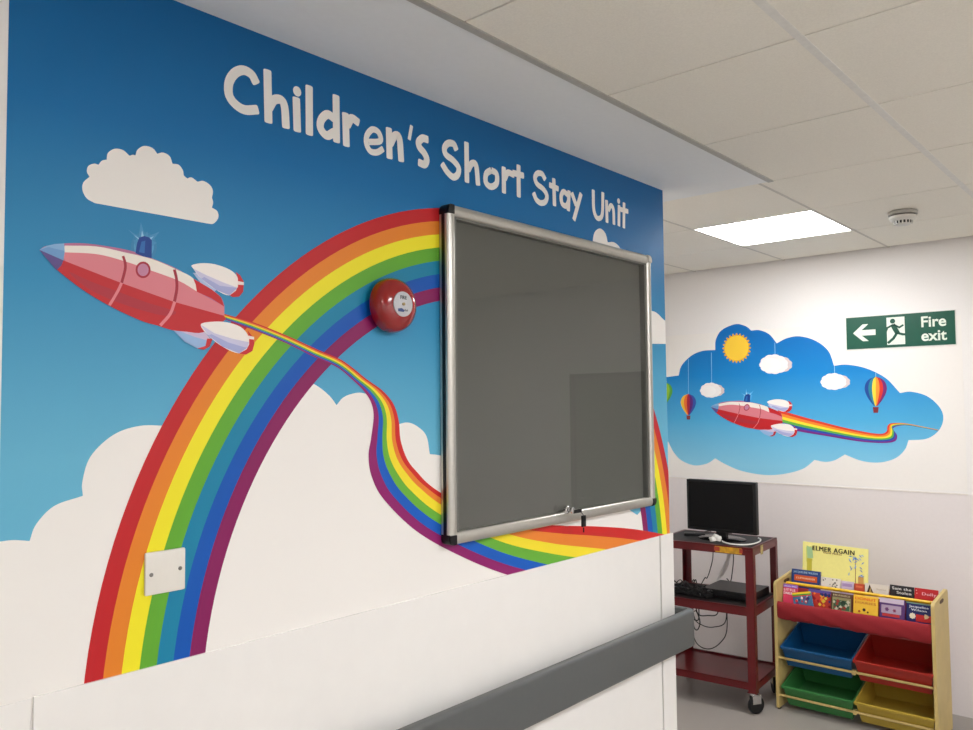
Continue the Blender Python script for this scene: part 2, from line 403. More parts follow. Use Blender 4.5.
    def booster(out, shade, red, sliver):
        r.poly(S(cr(out, 4, True)), ink((242, 236, 230)), 1.3)
        r.poly(S(shade), ink((202, 200, 226)), 1.4); q_ = shade[:len(shade)//2]; w_ = shade[len(shade)//2:]; r.poly(S([((a[0]*.55+b[0]*.45), (a[1]*.55+b[1]*.45)) for a, b in zip(q_[1:], (w_[::-1]+[w_[0]])[:len(q_)-1])]+w_), ink((166, 172, 216)), 1.45); r.poly(S(red), ink((198, 40, 44)), 1.5); r.poly(S(sliver), ink((240, 226, 220)), 1.6)
    booster(D((312, 154), (370, 142), (450, 148), (540, 180), (588, 225), (590, 290), (540, 337), (460, 305), (370, 237), (320, 175)),
            D((320, 175), (400, 215), (500, 258), (590, 292), (540, 337), (460, 305), (370, 237)),
            D((578, 195), (605, 215), (628, 255), (624, 315), (600, 345), (560, 348), (542, 337), (578, 310), (592, 285), (592, 235)),
            D((590, 250), (628, 258), (628, 275), (590, 272)))
    booster(D((365, 515), (430, 498), (520, 500), (610, 530), (655, 585), (658, 645), (600, 690), (500, 650), (410, 580)),
            D((365, 515), (450, 568), (560, 602), (658, 622), (650, 655), (600, 690), (500, 650), (410, 580)),
            D((650, 550), (682, 590), (692, 630), (680, 675), (640, 698), (600, 690), (645, 665), (660, 635), (660, 590)),
            D((655, 582), (690, 590), (690, 606), (655, 602)))
    r.build('rocket', parent)
    bc = Flat(side, level+2)
    bc.poly(S(B((765, 390), (776, 320), (792, 275), (830, 264), (866, 275))+A((552, 75), (551, 140), (520, 134))), ink((14, 64, 142)))
    bc.poly(S(A((505, 118), (514, 80), (528, 76), (525, 122))), ink((44, 108, 180)), .2)
    bc.build('beacon', parent)
rocket('N', 5, mural, lambda q: q)

# title lettering: strokes in wall metres
def letters(L, ox, oy, name, word_pieces):
    pass
WORDS = [('C2', [
    [(184, 172), (166, 140), (132, 123), (97, 137), (75, 175), (76, 225), (102, 262), (140, 284), (188, 283)],
    [(231, 128), (235, 330)], [(238, 275), (258, 244), (287, 244), (301, 275), (306, 352)],
    [(351, 206), (352, 212)], [(348, 240), (352, 366)], [(400, 192), (401, 380)],
    [(500, 318), (474, 302), (449, 325), (447, 360), (472, 388), (500, 375)], [(509, 230), (511, 410)],
    [(547, 302), (551, 426)], [(556, 345), (572, 318), (598, 334)],
    [(641, 414), (688, 410), (682, 376), (657, 363), (635, 386), (632, 420), (648, 451), (675, 456), (698, 443)],
    [(723, 362), (726, 476)], [(730, 420), (748, 388), (766, 400), (773, 488)],
    [(879, 404), (860, 399), (844, 414), (848, 436), (866, 458), (877, 484), (868, 505), (846, 497)]]),
    ('C2t', [[(815, 350), (806, 402)]]),
    ('C3', [
    [(104, 200), (94, 179), (72, 176), (57, 195), (63, 222), (92, 245), (114, 275), (110, 303), (92, 313), (68, 292), (49, 262)],
    [(146, 176), (148, 330)], [(154, 282), (168, 258), (185, 266), (193, 342)],
    [(247, 285), (226, 300), (225, 335), (246, 352), (268, 338), (268, 300), (247, 285)],
    [(297, 276), (298, 374)], [(302, 318), (314, 295), (337, 304)],
    [(357, 268), (358, 390)], [(336, 296), (376, 307)]]),
    ('C3b', [
    [(464, 320), (452, 300), (434, 298), (424, 315), (432, 340), (458, 362), (472, 388), (466, 412), (448, 418), (430, 405), (419, 380)],
    [(500, 322), (503, 426)], [(484, 345), (517, 360)],
    [(556, 385), (540, 372), (530, 390), (534, 420), (550, 430), (560, 412)], [(562, 372), (559, 446)],
    [(574, 380), (590, 425)], [(610, 382), (582, 484)]]),
    ('C3c', [
    [(660, 368), (662, 440), (672, 474), (686, 480), (697, 460), (699, 378)],
    [(714, 410), (716, 494)], [(722, 446), (732, 428), (742, 446), (744, 502)],
    [(763, 408), (763, 412)], [(765, 430), (764, 508)], [(785, 420), (784, 516)], [(772, 444), (800, 452)]])]
title = None
SW = {'C2': .0205, 'C2t': .011, 'C3': .0190, 'C3b': .0182, 'C3c': .0176}
names = []
title_root = bpy.data.objects.new('title_lettering', None); C.objects.link(title_root); title_root.parent = mural
tl = Vector((1.7, WY, EYE+.7)); title_root.location = tl-Vector(mural.location); title_root['label'] = 'white rounded title lettering'
flats = {}
for key, strokes in WORDS:
    ox, oy = (210, 40) if key[:2] == 'C2' else (430, 100)
    w = SW[key]*1.07; grp = {'C2': 0, 'C2t': 0, 'C3': 1, 'C3b': 2, 'C3c': 3}[key]
    f = flats.setdefault(grp, Flat('N', 4)); e = 0
    for st in strokes:
        pts = [NW(*p) for p in crop(st, ox, oy, 4.054)]
        pts = cr(pts, 6) if len(pts) > 2 else pts
        w_ = w*.76 if st[0] == (641, 414) else w
        ww = w_*(1.18 if (len(st) == 2 and abs(st[0][1]-st[1][1]) < 8 and abs(st[0][0]-st[1][0]) < 4) else 1)
        if not (len(st) == 2 and ww != w_): f.stroke(pts, ww, WHITEI, e)
        rc = .36 if len(st) == 2 and ww == w_ else .5
        closed = abs(st[0][0]-st[-1][0])+abs(st[0][1]-st[-1][1]) < 1; dot = len(st) == 2 and ww != w_
        if dot: f.disc(((pts[0][0]+pts[1][0])/2, (pts[0][1]+pts[1][1])/2), ww*.46, ww*.48, WHITEI, e+.06, 24)
        elif not closed:
            for qi, (q, r2) in enumerate(((pts[0], pts[1]), (pts[-1], pts[-2]))):
                if w_ != w and qi == 0: continue
                t = np.array(q)-np.array(r2); t = t/np.linalg.norm(t); nn = np.array([-t[1], t[0]]); P = []
                for kk in range(13):
                    aa = -pi/2+pi*kk/12; P.append(tuple(np.array(q)+nn*ww/2*(abs(sin(aa))**.6*(1 if aa > 0 else -1))+t*ww*.24*abs(cos(aa))**.6-t*ww*.02))
                f.poly(P, WHITEI, e+.05+.02*qi)
        e += .04
for g in sorted(flats): flats[g].build('word', title_root)

# ================================================================== FAR MURAL
fm = root('cloud_mural', (DX, 1.9, EYE-.15), 'cloud-shaped blue sky mural with small rocket, sun and balloons on the far wall', 'mural')
def FC(L): return [FW(*p) for p in crop(L, 650, 300, 3.139)]
SKYF = gradient_mat('far_mural_sky_print', EYE-.40, EYE+.42, [(0, (134, 202, 230)), (.35, (78, 170, 216)), (.7, (18, 130, 200)), (1, (6, 108, 184))])
out = [[(-5, 262), (15, 250), (47, 243), (90, 237)], [(90, 237), (100, 205), (130, 175), (165, 160), (205, 157)], [(205, 157), (207, 125), (225, 95), (268, 76), (300, 82), (318, 96)],
       [(318, 96), (345, 95), (375, 108), (398, 136)], [(398, 136), (430, 120), (470, 114), (520, 128), (560, 160), (578, 206)], [(578, 206), (620, 203), (680, 215), (740, 245), (785, 292)],
       [(785, 292), (820, 288), (870, 302), (908, 335), (921, 370), (908, 408), (870, 435), (812, 440)], [(812, 440), (800, 470), (770, 497), (720, 510), (665, 505), (612, 485)],
       [(612, 485), (580, 503), (550, 508), (517, 502)], [(517, 502), (480, 530), (420, 546), (360, 549), (290, 537), (240, 517), (205, 497)],
       [(205, 497), (180, 513), (140, 519), (100, 504), (75, 478), (58, 445)], [(58, 445), (20, 440), (-30, 400), (-40, 340), (-5, 262)]]
Flat('F', 0).poly(FC(arcs(out)), SKYF).build('sky', fm)
sc_ = FW(650+272/3.139, 300+151/3.139); R = 13.4/3.139/806*0+.0  # centre of the printed sun
rs = abs(FW(736.7, 334.9)[1]-FW(736.7, 348.1)[1])
sun = Flat('F', 1); pts = []
for k in range(96): a = 2*pi*k/96; rr = rs*(1.13 if k % 4 in (0, 1) else .98); pts.append((sc_[0]+rr*cos(a), sc_[1]+rr*sin(a)))
sun.poly(pts, ink((232, 170, 40))); sun.disc(sc_, rs*.93, rs*.93, ink((246, 202, 62)), .3); sun.build('sun', fm)
def paper_cloud(cx, cy, w, h, top, side=1):
    f = Flat('F', 1)
    def bumps(cx, cy, w, h, n=11):
        P = []
        for k in range(n*6):
            a = 2*pi*k/(n*6); b = 1+.07*abs(sin(a*n/2)); P.append((cx+w/2*cos(a)*b*(.93), cy-h/2*sin(a)*b*.93*(1 if sin(a) > 0 else .85)))
        return FC(P)
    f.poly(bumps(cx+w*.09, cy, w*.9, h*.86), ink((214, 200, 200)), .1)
    f.poly(bumps(cx-w*.04, cy, w*.9, h), ink((240, 236, 234)), .3)
    f.poly(bumps(cx-w*.14, cy+h*.03, w*.66, h*.72), ink((246, 243, 240)), .45)
    f.build('cloud', fm)
    Flat('F', .6).stroke(FC([(cx, cy-h*.45), (cx-1, top)]), .003, ink((150, 200, 235))).build('hanging_thread', fm)
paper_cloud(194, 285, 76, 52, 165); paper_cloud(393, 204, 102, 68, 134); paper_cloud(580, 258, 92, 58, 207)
def balloon(cx, cy, w, h, by, colors, top):
    f = Flat('F', 1); n = len(colors)
    for i in range(n):
        def edge(u):
            P = []
            for q in range(17):
                t = q/16; a = t*pi*.5
                if t < .4: r_ = math.sqrt(max(0, 1-(1-t/.4)**2))
                else: r_ = 1-.86*((t-.4)/.6)**1.7
                P.append((cx+(u-.5)*w*min(1, max(.05, r_)), cy-h/2+h*t))
            return P
        f.strip(FC(edge(i/n)), FC(edge((i+1)/n)), ink(colors[i]))
    f.build('balloon', fm)
    b = w*.13
    Flat('F', 1).poly(FC([(cx-b, by-b), (cx+b, by-b), (cx+b*.8, by+b), (cx-b*.8, by+b)]), ink((130, 44, 48))).build('balloon_basket', fm)
    Flat('F', .6).stroke(FC([(cx, cy-h*.5), (cx, top)]), .003, ink((150, 200, 235))).build('hanging_thread', fm)
balloon(709, 287, 70, 92, 345, [(30, 74, 150), (40, 130, 150), (246, 212, 60), (246, 150, 50), (214, 52, 44), (120, 40, 110)], 225)
balloon(121, 328, 48, 66, 369, [(240, 190, 60), (232, 110, 50), (170, 36, 60), (90, 40, 120), (50, 80, 160)], 186)
balloon(48, 292, 46, 66, 334, [(210, 60, 50), (240, 150, 50), (236, 214, 60), (150, 196, 60), (90, 170, 70)], 244)
up = [(380, 338), (440, 355), (500, 372), (600, 398), (680, 415), (725, 420), (743, 412), (746, 396), (758, 387), (800, 387), (850, 396), (905, 407)]
dn = [(380, 392), (420, 402), (470, 413), (560, 428), (650, 443), (725, 449), (768, 444), (776, 425), (764, 402), (800, 393), (850, 400), (905, 410.5)]
a_ = np.array(cr(FC(up), 6)); b_ = np.array(cr(FC(dn), 6)); f = Flat('F', 2)
for i in range(6): f.strip([tuple(p) for p in a_*(1-i/6)+b_*i/6], [tuple(p) for p in a_*(1-(i+1)/6)+b_*(i+1)/6], ink([(224, 62, 44), (242, 140, 48), (248, 222, 56), (100, 180, 70), (34, 78, 170), (120, 40, 130)][i]))
f.build('rainbow_trail', fm)
src = [(38.9, 250), (223.8, 315), (142.5, 270), (143.7, 244), (243, 282), (253, 343), (191, 265), (122.5, 256), (109, 306), (180, 331)]
dst = [(712, 407.4), (784.2, 420.4), (747.4, 407), (746, 397.7), (792, 405), (800, 431.8), (766.8, 400.8), (739.8, 403), (736.3, 423.7), (756, 428.8)]
Sx = np.array([list(NW(*p))+[1] for p in src]); Dx = np.array([FW(*p) for p in dst]); AF = np.linalg.lstsq(Sx, Dx, rcond=None)[0]
rocket('F', 5, fm, lambda q: tuple(np.array([q[0], q[1], 1])@AF))

# ================================================================== FIRE EXIT SIGN
y0, y1, z0, z1 = .957, 1.529, EYE+.299, EYE+.492
sg = root('fire_exit_sign', (DX, (y0+y1)/2, (z0+z1)/2), 'green rectangular Fire exit sign with white arrow and running figure', 'sign')
MB().box(-.005, 0, -.286, .286, -.0965, .0965, b=.001).build('panel', mat('sign_rim', (222, 226, 218), .35), sg, world=False)
GR = mat('sign_green', (4, 82, 62), .35, vary=.02); SWm = mat('sign_white', (226, 236, 222), .4, vary=.01)
MB().box(-.0058, -.004, -.282, .282, -.0925, .0925).build('green_face', GR, sg, world=False)
def signpoly(m, P, e=0): # P in (u right, v up) metres
    tri = tessellate_polygon([[Vector((p[0], p[1], 0)) for p in P]]); m.add([(-.0063-e, -p[0], p[1]) for p in P], list(tri))
m = MB(); signpoly(m, [(-.245, 0), (-.192, .049), (-.160, .049), (-.197, .016), (-.122, .016), (-.122, -.016), (-.197, -.016), (-.160, -.049), (-.192, -.049)]); m.build('arrow', SWm, sg, world=False, fix=False)
m = MB(); signpoly(m, [(-.062, .078), (.032, .078), (.032, -.078), (-.062, -.078)]); dp = m.build('doorway_symbol', SWm, sg, world=False, fix=False)
m = MB()
def gp(P): signpoly(m, P, .0006)
gp([(-.030+.014*cos(k*pi/8), .056+.014*sin(k*pi/8)) for k in range(16)])
for P, w in (([(-.028, .032), (-.008, -.010)], .026), ([(-.03, .034), (-.058, .020), (-.066, .000)], .010), ([(-.022, .034), (.004, .018), (.024, .030)], .010),
             ([(-.008, -.012), (.020, -.022), (.040, -.024)], .013), ([(.040, -.024), (.046, -.008)], .010), ([(-.010, -.014), (-.028, -.042), (-.056, -.066)], .014)):
    for (a, b) in zip(P, P[1:]):
        a = np.array(a); b = np.array(b); t = (b-a)/np.linalg.norm(b-a); n_ = np.array([-t[1], t[0]])*w/2; a = a-t*w*.2; b = b+t*w*.2
        gp([tuple(a+n_), tuple(b+n_), tuple(b-n_), tuple(a-n_)])
m.build('running_figure', GR, sg, world=False, fix=False)
TM = Matrix.Translation((-.0066, 0, 0)) @ Matrix(((0, 0, -1, 0), (-1, 0, 0, 0), (0, 1, 0, 0), (0, 0, 0, 1)))
text_obj('lettering', 'Fire', .082, SWm, sg, Matrix.Translation((0, -.176, .037)) @ TM, bold=.0018)
text_obj('lettering', 'exit', .082, SWm, sg, Matrix.Translation((0, -.176, -.040)) @ TM, bold=.0018)

# ================================================================== SMOKE DETECTOR
sd = root('smoke_detector', (4.06, .985, ZC), 'round white smoke detector with dark slots on the ceiling tile', 'smoke detector')
WP = mat('white_plastic', (216, 214, 206), .35, vary=.01)
FL = Matrix.Rotation(pi, 4, 'X')
MB().lathe([(.056, 0), (.062, .003), (.062, .016), (.060, .018)], 40, M=FL).build('base', mat('detector_base', (168, 166, 158), .4), sd, world=False, smooth=True)
MB().lathe([(.052, .018), (.052, .024)], 40, M=FL).build('dark_ring', mat('detector_groove', (88, 84, 76), .6), sd, world=False, smooth=True)  # recessed ring, darker in colour than base and body
MB().lathe([(.058, .024), (.058, .034), (.050, .043), (.040, .046)], 40, M=FL).build('body', WP, sd, world=False, smooth=True)
m = MB()
for k in range(16):
    M_ = Matrix.Rotation(2*pi*k/16, 4, 'Z'); m.box(.026, .0385, -.0045, .0045, -.058, -.046, M=M_)
m.build('slots', BLACK, sd, world=False)
m = MB().lathe([(.030, .046), (.030, .058), (.034, .058), (.030, .064), (.012, .067)], 32, M=FL)
for k in range(16):
    M_ = Matrix.Rotation(2*pi*(k+.5)/16, 4, 'Z'); m.box(.030, .040, -.003, .003, -.060, -.045, M=M_)
m.build('cap', WP, sd, world=False, smooth=True)

# ================================================================== FIRE BELL
bl = root('fire_alarm_bell', (1.441, WY, EYE+.266), 'round red fire alarm bell with a grey centre label on the rainbow', 'fire alarm bell')
RX = Matrix.Rotation(pi/2, 4, 'X')     # local +z -> world -y
RED = mat('bell_red_enamel', (146, 6, 10), .16, vary=.02, coat=.6)
MB().lathe([(.050, 0), (.052, .004), (.052, .020), (.040, .022)], 40, M=RX).build('back_plate', mat('bell_backplate', (70, 16, 18), .5), bl, world=False, smooth=True)
MB().lathe([(.069, .014), (.0735, .016), (.0735, .022), (.0715, .034), (.066, .046), (.056, .055), (.042, .061), (.026, .064), (.001, .065)], 64, M=RX).build('gong', RED, bl, world=False, smooth=True)
MB().lathe([(.033, .0615), (.033, .0652), (.001, .0655)], 40, M=RX).build('centre_label', mat('bell_label', (186, 186, 190), .35, metal=.3), bl, world=False)
FT = Matrix.Translation((0, -.0660, 0)) @ Matrix(((1, 0, 0, 0), (0, 0, -1, 0), (0, 1, 0, 0), (0, 0, 0, 1)))
text_obj('lettering', 'FIRE', .013, mat('label_ink', (40, 40, 48), .5), bl, Matrix.Translation((0, 0, .017)) @ FT, bold=.0004)
text_obj('lettering', 'Bell', .008, mat('label_ink', (40, 40, 48), .5), bl, Matrix.Translation((.010, 0, -.016)) @ FT, bold=.0002)
MB().prism([(-.018, -.020), (.001, -.021), (.004, -.016), (-.006, -.011), (-.019, -.013)], 'y', -.0664, -.0654).build('logo', mat('label_blue', (24, 54, 110), .4), bl, world=False)
MB().lathe([(.0042, .065), (.0042, .069), (.001, .0695)], 12, M=RX).build('screw', mat('brass_screw', (150, 130, 90), .3, metal=.8), bl, world=False)

# ================================================================== BLANK SOCKET PLATE
bp = root('blank_wall_plate', (.826, WY, EYE-.3375), 'square white blanking plate with two screws on the yellow rainbow stripe', 'wall plate')
MB().box(-.0435, .0435, -.008, -.0005, -.0435, .0435, b=.0045).build('plate', mat('plate_white', (226, 222, 212), .3, vary=.01), bp, world=False, smooth=True)
for sx, sz in ((-1, -.002), (1, .002)):
    m = MB().lathe([(.0042, .0075), (.0042, .0088), (.0030, .0094)], 16, M=Matrix.Translation((sx*.031, 0, sz)) @ RX)
    m.build('screw', mat('screw_steel', (128, 126, 120), .4, metal=.6), bp, world=False)

# ================================================================== NOTICE BOARD
bx0, bx1, bz0, bz1 = 1.641, 2.791, EYE-.394, EYE+.577
DEP = .038
nb = root('notice_board', ((bx0+bx1)/2, WY, (bz0+bz1)/2), 'lockable glass-fronted grey felt notice board in aluminium frame over the rainbow', 'notice board')
FW_ = .034
yf, yb_ = WY-DEP, WY-.003
def bar_profile(x0, x1, z0, z1, vert):      # rounded face aluminium bar with set-back groove
    m = MB()
    if vert:
        w = x1-x0; P = [(x0, yb_)]+[(x0+w/2-w/2*cos(a), yf+.010-.010*sin(a)) for a in [k*pi/10 for k in range(11)]]+[(x1, yb_)]
        m.prism(P, 'z', z0, z1)
    else:
        h = z1-z0; P = [(yb_, z0)]+[(yf+.010-.010*sin(a), z0+h/2-h/2*cos(a)) for a in [k*pi/10 for k in range(11)]]+[(yb_, z1)]
        m.prism(P, 'x', x0, x1)
    return m
cs = .028
bar_profile(bx0, bx0+FW_, bz0+cs, bz1-cs, True).build('side_frame', ALU, nb, smooth=True)
bar_profile(bx1-FW_, bx1, bz0+cs, bz1-cs, True).build('side_frame', ALU, nb, smooth=True)
bar_profile(bx0+cs, bx1-cs, bz1-FW_, bz1, False).build('top_frame', ALU, nb, smooth=True)
bar_profile(bx0+cs, bx1-cs, bz0, bz0+FW_, False).build('bottom_frame', ALU, nb, smooth=True)
# left flank shadow gap painted as a black strip, and the rubber corners
MB().box(bx0-.0012, bx0, yf+.014, yf+.026, bz0+cs, bz1-cs).build('shadow_gap_strip', BLACK, nb)
for (cx_, cz_, sx, sz, big) in ((bx0, bz0, 1, 1, 1), (bx0, bz1, 1, -1, 1), (bx1, bz0, -1, 1, 1), (bx1, bz1, -1, -1, 0)):
    P = [(cx_+sx*(cs+.001), cz_-sz*.001), (cx_+sx*.019, cz_-sz*.001)]+[(cx_+sx*(.019-.020*sin(a)), cz_+sz*(.019-.020*cos(a))) for a in [k*pi/12 for k in range(1, 6)]]+[(cx_-sx*.001, cz_+sz*.019), (cx_-sx*.001, cz_+sz*(cs+.001)), (cx_+sx*(cs+.001), cz_+sz*(cs+.001))]
    m = MB().prism(P, 'y', yf+.004, yb_); Pi = [((p[0]-cx_-sx*cs/2)*.86+cx_+sx*cs/2, (p[1]-cz_-sz*cs/2)*.86+cz_+sz*cs/2) for p in P]
    m.prism(Pi, 'y', yf-.001, yf+.004); m.build('corner_cap', BLACK if not (sx < 0 and sz < 0) else ALU, nb)
FELT = mat('grey_felt', (112, 111, 106), .95, bump=.4, scale=900, vary=.12)
MB().box(bx0+.02, bx1-.02, WY-.010, WY-.003, bz0+.02, bz1-.02).build('felt_panel', FELT, nb)
# inner door frame rim
m = MB(); q = .006
for a in ((bx0+FW_, bx0+FW_+q, bz0+FW_, bz1-FW_), (bx1-FW_-q-.012, bx1-FW_-.012, bz0+FW_, bz1-FW_), (bx0+FW_, bx1-FW_, bz1-FW_-q, bz1-FW_)):
    m.box(a[0], a[1], yf+.006, WY-.01, a[2], a[3])
m.build('inner_rim', mat('inner_rim_grey', (120, 120, 114), .4, metal=.4), nb)
G = bpy.data.materials.new('board_glass'); G.use_nodes = True; nt = G.node_tree; nt.nodes.clear()
o_ = nt.nodes.new('ShaderNodeOutputMaterial'); tr = nt.nodes.new('ShaderNodeBsdfTransparent'); gl = nt.nodes.new('ShaderNodeBsdfGlossy'); mx = nt.nodes.new('ShaderNodeMixShader'); fr = nt.nodes.new('ShaderNodeFresnel')
gl.inputs['Roughness'].default_value = .01; fr.inputs['IOR'].default_value = 1.5; tr.inputs['Color'].default_value = (.9, .91, .9, 1)
bf = nt.nodes.new('ShaderNodeNewGeometry'); ml = nt.nodes.new('ShaderNodeMath'); ml.operation = 'SUBTRACT'; ml.use_clamp = True; nt.links.new(fr.outputs[0], ml.inputs[0]); nt.links.new(bf.outputs['Backfacing'], ml.inputs[1]); nt.links.new(ml.outputs[0], mx.inputs[0]); nt.links.new(tr.outputs[0], mx.inputs[1]); nt.links.new(gl.outputs[0], mx.inputs[2]); nt.links.new(mx.outputs[0], o_.inputs[0])
MB().box(bx0+.030, bx1-.030, yf+.009, yf+.013, bz0+.030, bz1-.030).build('glass_pane', G, nb)
# lock, key and fob
kx, kz = 2.195, bz0+.032
lk = MB().lathe([(.013, 0), (.013, .010), (.010, .013), (.004, .014)], 24, M=Matrix.Translation((kx, yf+.004, kz+.012)) @ RX).build('lock', CHROME, nb, smooth=True)
MB().box(kx-.0012, kx+.0012, yf-.030, yf-.010, kz+.004, kz+.020).lathe([(.004, .024), (.011, .025), (.011, .028), (.004, .029)], 16, M=Matrix.Translation((kx, yf, kz+.012)) @ RX).build('key', CHROME, lk, world=True)
fb = MB().box(kx+.002, kx+.046, yf-.031, yf-.026, kz+.001, kz+.013, b=.002).build('key_head', BLACK, lk)
MB().tube([(kx+.040, yf-.028, kz+.004), (kx+.052, yf-.03, kz-.006), (kx+.056, yf-.03, kz-.012)], .0012, 6).box(kx+.044, kx+.066, yf-.034, yf-.027, kz-.048, kz-.010, b=.003).box(kx+.053, kx+.057, yf-.032, yf-.029, kz-.066, kz-.050).build('key_fob', BLACK, lk)

# ================================================================== HANDRAIL
RG = mat('rail_grey_vinyl', (86, 89, 88), .42, vary=.02)
hr = root('handrail', (1.6, WY, .86), 'thick grey vinyl handrail wrapping round the end of the white wall', 'handrail')
path = [(XB+.05, 0.0)]
out_y = WY-.085; ex = XE+.054; r_ = .034
path = [(-1.0, out_y), (0, out_y), (1, out_y), (2, out_y), (ex-r_, out_y)]
path += [(ex-r_+r_*sin(a), out_y+r_-r_*cos(a)) for a in [k*pi/16 for k in range(1, 9)]]
path += [(ex, WY+.02), (ex, WY+.5)]
zt, zb = EYE-.822, EYE-.968; th = .030
prof = [(0, zb+.012), (0, zt-.014)]+[(.014-.014*cos(a), zt-.014+.014*sin(a)) for a in [k*pi/12 for k in range(1, 7)]]+[(th-.006, zt), (th, zt-.006), (th, zb+.006), (th-.006, zb)]+[(.012-.012*sin(a), zb+.012-.012*cos(a)) for a in [k*pi/12 for k in range(0, 6)]]
vs = []; fs = []; n = len(prof)
for i, p in enumerate(path):
    a = np.array(path[max(i-1, 0)]); b = np.array(path[min(i+1, len(path)-1)]); t = (b-a)/np.linalg.norm(b-a); inn = np.array([-t[1], t[0]])
    for u, z in prof: vs.append((p[0]+inn[0]*u, p[1]+inn[1]*u, z))
for i in range(len(path)-1):
    for k in range(n): fs.append((i*n+k, i*n+(k+1) % n, (i+1)*n+(k+1) % n, (i+1)*n+k))
fs += [tuple(range(n)), tuple((len(path)-1)*n+k for k in range(n))]
MB().add(vs, fs).build('rail', RG, hr, smooth=True)
for x in (-.6, .4, 1.4, 2.5): MB().box(x-.03, x+.03, WY-.057, WY-.006, zb+.03, zt-.05).build('bracket', RG, hr)
MB().box(XE+.012, ex-th+.002, WY+.2, WY+.26, zb+.03, zt-.05).build('bracket', RG, hr)

# ================================================================== AV CART
ct = root('trolley', (4.440, 2.130, 0), 'dark red metal three-shelf trolley on casters against the far wall', 'trolley', rot=(0, 0, radians(4.5)))
CR = mat('cart_red_enamel', (96, 10, 16), .3, vary=.04, coat=.1)
RUB = mat('rubber_mat', (26, 24, 24), .6, vary=.15)
hx, hy = .21, .285
def tray(z1, lip, name, matt=False):
    m = MB(); t = .004
    m.box(-hx, hx, -hy, hy, z1-.012, z1-.008)
    m.box(-hx, -hx+t, -hy, hy, z1-lip, z1).box(hx-t, hx, -hy, hy, z1-lip, z1).box(-hx, hx, -hy, -hy+t, z1-lip, z1).box(-hx, hx, hy-t, hy, z1-lip, z1)
    m.box(-hx, -hx+.016, -hy, hy, z1-.003, z1).box(hx-.016, hx, -hy, hy, z1-.003, z1).box(-hx, hx, -hy, -hy+.016, z1-.003, z1).box(-hx, hx, hy-.016, hy, z1-.003, z1)
    return m.build(name, CR, ct, world=False)
tray(.891, .044, 'top_shelf'); tray(.570, .048, 'middle_shelf'); tray(.170, .040, 'bottom_shelf')
MB().box(-hx+.017, hx-.017, -hy+.017, hy-.017, .8835, .8905, b=.002).build('rubber_mat', RUB, ct, world=False)
MB().box(-hx+.017, hx-.017, -hy+.017, hy-.017, .5625, .5685, b=.002).build('rubber_mat', RUB, ct, world=False)
CAST = {}
for sx in (-1, 1):
    for sy in (-1, 1):
        m = MB(); X_ = sx*hx; Y_ = sy*hy; o2 = .0015
        xa, xb = sorted((X_+sx*o2, X_-sx*.0025)); ya, yb = sorted((Y_+sy*o2, Y_-sy*.043)); m.box(xa, xb, ya, yb, .115, .876)
        xa, xb = sorted((X_+sx*o2, X_-sx*.034)); ya, yb = sorted((Y_+sy*o2, Y_-sy*.0025)); m.box(xa, xb, ya, yb, .115, .876)
        xa, xb = sorted((X_, X_-sx*.045)); ya, yb = sorted((Y_, Y_-sy*.05)); m.box(xa, xb, ya, yb, .114, .118)
        m.build('leg', CR, ct, world=False)
        wx, wy = X_-sx*.022, Y_-sy*.026
        cg = bpy.data.objects.new('caster', None); C.objects.link(cg); cg.parent = ct; cg.location = (wx, wy, .115); cg.rotation_euler = (0, 0, radians(-35 if sx < 0 else 30))
        MB().lathe([(.018, -.001), (.018, -.012), (.008, -.018)], 16).box(-.012, .040, -.017, -.014, -.060, -.010).box(-.012, .040, .014, .017, -.060, -.010).box(-.014, .03, -.017, .017, -.016, -.012).build('fork', CHROME, cg, world=False)
        WM = Matrix.Translation((.018, 0, -.067)) @ Matrix.Rotation(pi/2, 4, 'X')
        MB().lathe([(.015, -.012), (.042, -.012), (.048, -.007), (.048, .007), (.042, .012), (.015, .012)], 28, M=WM).build('wheel', BLACK, cg, world=False, smooth=True)
tp = MB().box(-hx-.0025, -hx-.0015, -.225, -.075, .851, .884).build('tape_label', mat('yellow_tape', (196, 146, 30), .5, vary=.35, scale=40), ct, world=False); tp['label'] = 'worn yellow tape with red ends'
for ta, tb in ((-.102, -.070), (-.230, -.212)): MB().box(-hx-.0030, -hx-.0024, ta, tb, .858, .881).build('tape_end', mat('red_tape', (170, 60, 40), .6, vary=.2, scale=40), ct, world=False)
MB().box(-.09, -.05, -hy-.0035, -hy-.0025, .838, .889).build('tape_label', mat('pale_tape', (186, 168, 110), .6, vary=.2), ct, world=False)
bpy.context.view_layer.update(); CM = Matrix.Translation((4.525, 2.165, 0)) @ Matrix.Rotation(radians(2.5), 4, 'Z')
# television
tv = root('television', (4.43, 2.088, .8912), 'black flat-screen television on top of the dark red trolley', 'television', rot=(0, 0, 0))
MB().lathe([(.10, 0), (.10, .006), (.085, .012), (.001, .014)], 40, M=Matrix.Scale(1.4, 4, (0, 1, 0))).build('stand_base', mat('tv_gloss_black', (12, 12, 13), .15), tv, world=False, smooth=True)
MB().box(-.010, .022, -.03, .03, .012, .09).build('stand_neck', BLACK, tv, world=False)
MB().box(-.014, .022, -.214, .210, .042, .336, b=.004).box(.02, .042, -.15, .15, .08, .30, b=.006).build('casing', BLACK, tv, world=False, smooth=True)
MB().box(-.0152, -.0138, -.196, .196, .060, .323).build('screen', mat('tv_screen', (4, 4, 5), .18, spec=.25), tv, world=False)
text_obj('badge', 'TV', .008, mat('badge_grey', (70, 70, 72), .4), tv, Matrix.Translation((-.008, 0, .055)) @ TM) if False else None
